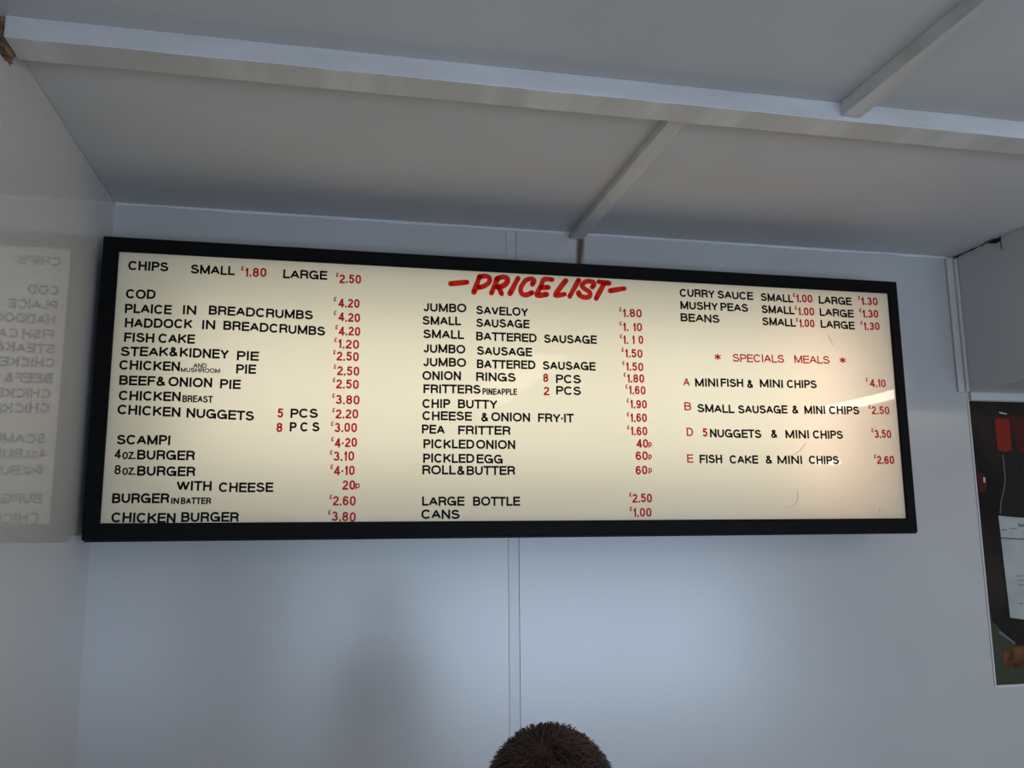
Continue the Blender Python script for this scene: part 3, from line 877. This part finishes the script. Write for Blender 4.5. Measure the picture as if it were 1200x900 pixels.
bm = bmesh.new()
for i, s in enumerate(TITLE):
    corner = i in (8, )
    pts = smooth_pts(s)
    ph = i * 1.3
    add_stroke(bm, pts, 0.0155, False, True, lambda t, ph=ph: 1.0 + 0.07 * math.sin(ph + 4 * t))
o = parented(obj('title_lettering', bm, M_brush), board)
o['label'] = 'red brush lettering reading PRICELIST between two dashes'
# scuffs on the panel
bm = bmesh.new()
for (x, z, r) in [(1.7332, 1.8241, 0.0012), (2.2962, 1.7996, 0.0022), (2.2764, 1.8101, 0.0012), (2.2937, 1.8048, 0.0010)]:
    add_prism(bm, [(x + r * math.cos(a) * random.uniform(.6, 1.2), z + r * math.sin(a) * random.uniform(.6, 1.2)) for a in [k * PI / 3 for k in range(6)]], YPN - .0002, YPN - .0005)
parented(obj('speck', bm, M_wood), board)['kind'] = 'stuff'

bm = bmesh.new()
for s in [[(2.0611, 2.0083), (2.0392, 1.9844), (2.0062, 1.9631)], [(2.0192, 1.8622), (2.0203, 1.8364), (2.0047, 1.816), (1.9757, 1.8058)], [(2.1573, 2.3535), (2.1678, 2.3346), (2.1753, 2.3156)]]: add_stroke(bm, smooth_pts(s), 0.0016, False, False, lambda t: 0.3 + math.sin(PI * t))
parented(obj('scratch', bm, new_mat('faint_scuff', (0.62, 0.56, 0.44), 0.4)), board)['kind'] = 'stuff'

# ---------------------------------------------------------------- wine poster in the alcove
poster = empty('wine_poster', (3.2, -0.001, 1.225))
tag(poster, 'dark glossy wine bottle poster under the overhead box at the right', 'poster')


def ppart(name, bm, mat, label=None):
    bmesh.ops.recalc_face_normals(bm, faces=bm.faces[:])
    o = parented(obj(name, bm, mat), poster)
    if label: o['label'] = label


bm = bmesh.new(); add_box(bm, 2.7795, 3.66, -0.003, -0.0006, 1.226, 2.1775)
ppart('backing_board', bm, new_mat('white_poster_edge', (0.6, 0.59, 0.57), 0.5), 'white border')
Mp = new_mat('dark_print', (0.015, 0.012, 0.010), 0.3, spec=0.15)
mottle(Mp, (0.006, 0.005, 0.005), (0.035, 0.026, 0.02), 3.5, 0.4, 0.75)
L = []


def layer(pts, mat, k):
    mats = layer.m
    if mat not in mats: mats.append(mat)
    add_prism(layer.bm, pts, -0.0031, -0.0033 - 0.00025 * k, mats.index(mat))


layer.m = [Mp]; layer.bm = bmesh.new()
add_prism(layer.bm, [(2.785, 1.234), (3.65, 1.234), (3.65, 2.176), (2.785, 2.176)], -0.003, -0.0033, 0)
P_green = new_mat('print_dark_green', (0.045, 0.05, 0.03), 0.25, spec=0.2)
P_red = new_mat('print_red', (0.22, 0.015, 0.01), 0.25, spec=0.2)
P_dred = new_mat('print_dark_red', (0.06, 0.008, 0.008), 0.25, spec=0.2)
P_glass = new_mat('print_bottle', (0.010, 0.009, 0.010), 0.25, spec=0.2)
P_edge = new_mat('print_highlight', (0.14, 0.15, 0.15), 0.25, spec=0.2)
P_label = new_mat('print_label', (0.40, 0.42, 0.38), 0.3, spec=0.2)
mottle(P_label, (0.34, 0.37, 0.34), (0.46, 0.47, 0.43), 9)
P_ink = new_mat('print_label_ink', (0.10, 0.10, 0.09), 0.3, spec=0.2)
P_cork = new_mat('print_cork', (0.13, 0.045, 0.015), 0.3, spec=0.2)
mottle(P_cork, (0.05, 0.015, 0.008), (0.20, 0.08, 0.03), 25)
P_white = new_mat('print_white', (0.55, 0.5, 0.48), 0.3, spec=0.2)
layer([(2.785, 1.234), (3.65, 1.234), (3.65, 1.30), (2.95, 1.31), (2.86, 1.37), (2.79, 1.44), (2.785, 1.5)], P_green, 1)
# second red shape behind, upper right
layer([(2.92, 2.125), (3.02, 2.12), (3.03, 2.05), (3.0, 1.98), (2.965, 1.98), (2.95, 2.07)], P_dred, 1)
layer([(2.902, 2.140), (2.932, 2.135), (2.932, 2.131), (2.902, 2.135)], P_white, 2)
layer([(2.79, 1.93), (2.81, 1.93), (2.825, 1.90), (2.815, 1.865), (2.79, 1.86)], P_dred, 1)
layer([(2.812, 1.914), (2.820, 1.912), (2.817, 1.893), (2.811, 1.897)], P_white, 2)
# bottle body
cxb = 2.985
layer([(2.892, 2.00), (2.892, 1.90), (2.878, 1.86), (2.862, 1.81), (2.856, 1.76), (2.858, 1.37), (2.875, 1.355), (3.10, 1.355), (3.115, 1.37), (3.117, 1.76), (3.10, 1.82), (3.02, 1.90), (2.995, 2.0)], P_glass, 2)
hl = [(2.8965, 1.99), (2.8965, 1.95), (2.8965, 1.91), (2.888, 1.875), (2.872, 1.835), (2.862, 1.79)]
layer([(x, z) for x, z in hl] + [(x + .0035, z) for x, z in hl[::-1]], P_edge, 3)
layer([(2.880, 2.115), (2.905, 2.118), (2.938, 2.115), (2.936, 2.005), (2.905, 2.001), (2.880, 2.006)], P_red, 3)
lb = [(2.856 + .255 * i / 8, 1.783 - 0.008 * math.sin(PI * i / 8)) for i in range(9)]
lw = [(2.862 + .249 * i / 8, 1.447 - 0.012 * math.sin(PI * i / 8)) for i in range(9)]
layer(lb + lw[::-1], P_label, 4)
layer([(x + .001, 1.711 - .006 * math.sin(PI * i / 8)) for i, (x, z) in enumerate(lb)] + [(x + .001, 1.7065 - .006 * math.sin(PI * i / 8)) for i, (x, z) in reversed(list(enumerate(lb)))], P_ink, 5)
random.seed(3)
for x, z, w, h in [(2.863, 1.733, .02, .007), (2.895, 1.738, .03, .004), (2.93, 1.745, .03, .012), (2.868, 1.697, .022, .003), (2.906, 1.58, .035, .005), (2.906, 1.565, .03, .004),
                   (2.906, 1.55, .04, .004), (2.90, 1.49, .02, .004), (2.925, 1.488, .03, .007), (2.97, 1.60, .07, .03)]:
    n = max(2, int(w / .006))
    for k in range(n):
        a = x + w * k / n
        layer([(a, z), (a + .0042, z), (a + .0042, z + h * random.uniform(.5, 1)), (a, z + h * random.uniform(.5, 1))], P_ink, 5)
# cork and corkscrew
layer([(2.817, 1.325), (2.83, 1.345), (2.855, 1.35), (3.05, 1.375), (3.06, 1.32), (2.87, 1.285), (2.83, 1.282), (2.818, 1.295)], P_cork, 3)
layer([(2.812, 1.40), (2.87, 1.36), (2.873, 1.366), (2.815, 1.407)], P_edge, 3)
ppart('print', layer.bm, layer.m, 'printed picture of wine bottle, cork and dark background')

# ---------------------------------------------------------------- person
HX, HY = 0.895, -1.485
M_skin = new_mat('skin', (0.52, 0.31, 0.22), 0.5)
M_hair = new_mat('dark_brown_hair', (0.022, 0.011, 0.008), 0.55)
mottle(M_hair, (0.022, 0.009, 0.006), (0.085, 0.038, 0.026), 25, 0.3, 0.75)
M_shirt = new_mat('dark_blue_cotton', (0.03, 0.04, 0.07), 0.85)
M_jeans = new_mat('dark_denim', (0.03, 0.035, 0.05), 0.85)
M_shoe = new_mat('black_shoe', (0.02, 0.02, 0.02), 0.5)


def skinned(name, verts, edges, mat, parent=None, root=0):
    me = bpy.data.meshes.new(name)
    me.from_pydata([v[0] for v in verts], edges, [])
    o = bpy.data.objects.new(name, me)
    COL.objects.link(o)
    me.materials.append(mat)
    o.modifiers.new('skin', 'SKIN').use_smooth_shade = True
    for i, v in enumerate(verts):
        sv = me.skin_vertices[0].data[i]
        sv.radius = v[1]
        sv.use_root = (i == root)
    s = o.modifiers.new('sub', 'SUBSURF')
    s.levels = s.render_levels = 2
    if parent: parented(o, parent)
    return o


def V(x, y, z, rx, ry=None): return ((HX + x, HY + y, z), (rx, ry or rx))


bv = [V(0, -.02, .78, .135, .105), V(0, -.02, .95, .115, .09), V(0, -.03, 1.10, .135, .10), V(0, -.025, 1.20, .13, .085), V(0, -.015, 1.255, .055, .055), V(0, .0, 1.31, .052, .055),
      V(0, .012, 1.37, .072, .088), V(0, .0, 1.445, .072, .090)]
be = [(i, i + 1) for i in range(7)]
for s in (-1, 1):
    n = len(bv)
    bv += [V(s * .145, -.025, 1.205, .052), V(s * .185, -.03, 1.0, .042), V(s * .195, -.01, .93, .036), V(s * .20, .04, .76, .026), V(s * .20, .055, .715, .028, .018), V(s * .198, .07, .66, .026, .014)]
    be += [(3, n), (n, n + 1), (n + 1, n + 2), (n + 2, n + 3), (n + 3, n + 4), (n + 4, n + 5)]
    for k, dx in enumerate((-.021, -.007, .007, .02)):
        q = len(bv)
        ln = (.055, .07, .072, .06)[k]
        bv += [V(s * .198 + dx * .6, .075 + abs(dx) * .2, .64, .008), V(s * .198 + dx, .082, .64 - ln * .5, .0075), V(s * .198 + dx, .078, .64 - ln, .0065)]
        be += [(n + 5, q), (q, q + 1), (q + 1, q + 2)]
    q = len(bv)
    bv += [V(s * .182, .09, .70, .010), V(s * .178, .11, .665, .009)]
    be += [(n + 4, q), (q, q + 1)]
    l = len(bv)
    bv += [V(s * .085, -.02, .72, .082), V(s * .09, -.01, .43, .052), V(s * .095, -.03, .28, .050), V(s * .095, -.04, .09, .034), V(s * .10, .0, .035, .032, .030), V(s * .11, .11, .025, .032, .020)]
    be += [(0, l), (l, l + 1), (l + 1, l + 2), (l + 2, l + 3), (l + 3, l + 4), (l + 4, l + 5)]
person = skinned('person', bv, be, M_skin)
tag(person, 'person with short dark brown hair, seen from behind below the price board', 'person')
tv = [V(0, -.02, .80, .150, .118), V(0, -.02, .95, .130, .104), V(0, -.03, 1.10, .148, .113), V(0, -.025, 1.205, .138, .092), V(0, -.02, 1.235, .075, .065)]
te = [(0, 1), (1, 2), (2, 3), (3, 4)]
for s in (-1, 1):
    n = len(tv)
    tv += [V(s * .150, -.025, 1.205, .062), V(s * .182, -.03, 1.06, .056)]
    te += [(3, n), (n, n + 1)]
skinned('shirt', tv, te, M_shirt, person)
jv = [V(0, -.02, .80, .145, .113)]
je = []
for s in (-1, 1):
    n = len(jv)
    jv += [V(s * .085, -.02, .72, .094), V(s * .09, -.01, .43, .066), V(s * .095, -.03, .28, .062), V(s * .095, -.035, .08, .052)]
    je += [(0, n), (n, n + 1), (n + 1, n + 2), (n + 2, n + 3)]
skinned('trousers', jv, je, M_jeans, person)
for s in (-1, 1):
    skinned('shoe', [V(s * .098, -.05, .042, .042, .042), V(s * .10, .02, .04, .042, .038), V(s * .112, .12, .034, .044, .032)], [(0, 1), (1, 2)], M_shoe, person)
# face, turned towards the board
def blob(name, c, r, mat):
    bm = bmesh.new()
    bmesh.ops.create_uvsphere(bm, u_segments=16, v_segments=10, radius=1.0)
    for v in bm.verts: v.co = Vector((v.co.x * r[0] + c[0], v.co.y * r[1] + c[1], v.co.z * r[2] + c[2]))
    return parented(obj(name, bm, mat, smooth=True), person)


for s in (-1, 1):
    blob('eye', (HX + s * .031, HY + .080, 1.405), (.013, .010, .008), M_white_in)
    blob('pupil', (HX + s * .031, HY + .0885, 1.405), (.005, .003, .005), M_dark)
    blob('ear', (HX + s * .074, HY + .0, 1.395), (.010, .020, .032), M_skin)
blob('nose', (HX, HY + .092, 1.375), (.013, .016, .024), M_skin)
blob('mouth', (HX, HY + .082, 1.335), (.024, .010, .006), P_dred)

# hair: cap plus combed tufts
HC = Vector((HX, HY - .004, 1.400)); HR = Vector((.0815, .100, .108))
bm = bmesh.new()
bmesh.ops.create_uvsphere(bm, u_segments=32, v_segments=24, radius=1.0)
dele = [v for v in bm.verts if v.co.z < -0.15 - 0.25 * (-v.co.y) or (v.co.y > 0.55 and v.co.z < 0.45)]
bmesh.ops.delete(bm, geom=dele, context='VERTS')
for v in bm.verts:
    v.co = Vector((v.co.x * HR.x, v.co.y * HR.y, v.co.z * HR.z)) + HC
hair = parented(obj('hair', bm, M_hair, smooth=True), person)
bm = bmesh.new()
random.seed(11)
crown = Vector((-0.25, -0.35, 0.9)).normalized()
cnt = 0
while cnt < 9000:
    d = Vector((random.gauss(0, 1), random.gauss(0, 1), random.gauss(0, 1))).normalized()
    if d.z < -0.1 + 0.25 * d.y or (d.y > 0.55 and d.z < 0.5): continue
    if d.z < 0.25 and random.random() < .5: continue
    cnt += 1
    p = Vector((d.x * HR.x, d.y * HR.y, d.z * HR.z)) + HC
    nn = Vector((d.x / HR.x, d.y / HR.y, d.z / HR.z)).normalized()
    flow = (d - crown * d.dot(crown))
    if flow.length < 1e-3: continue
    flow = (flow.normalized() + Vector((random.gauss(0, .35), random.gauss(0, .35), random.gauss(0, .35)))).normalized()
    flow = (flow - nn * flow.dot(nn)).normalized()
    ln = random.uniform(.014, .028)
    lift = random.uniform(.10, .42)
    q1 = p + flow * ln * .55 + nn * ln * lift * .8
    q2 = p + flow * ln + nn * ln * lift * .75 + Vector((0, 0, -.002))
    side = flow.cross(nn).normalized() * random.uniform(.0005, .0011)
    up = nn * .0006
    a = [bm.verts.new(c) for c in (p - side - nn * .002, p + side - nn * .002, q1 - side * .8, q1 + side * .8, q2, q1 + up)]
    bm.faces.new((a[0], a[1], a[3], a[2])); bm.faces.new((a[2], a[3], a[4])); bm.faces.new((a[0], a[2], a[5])); bm.faces.new((a[1], a[5], a[3]))
tf = parented(obj('hair_tufts', bm, M_hair, smooth=False), person)
tf['kind'] = 'stuff'
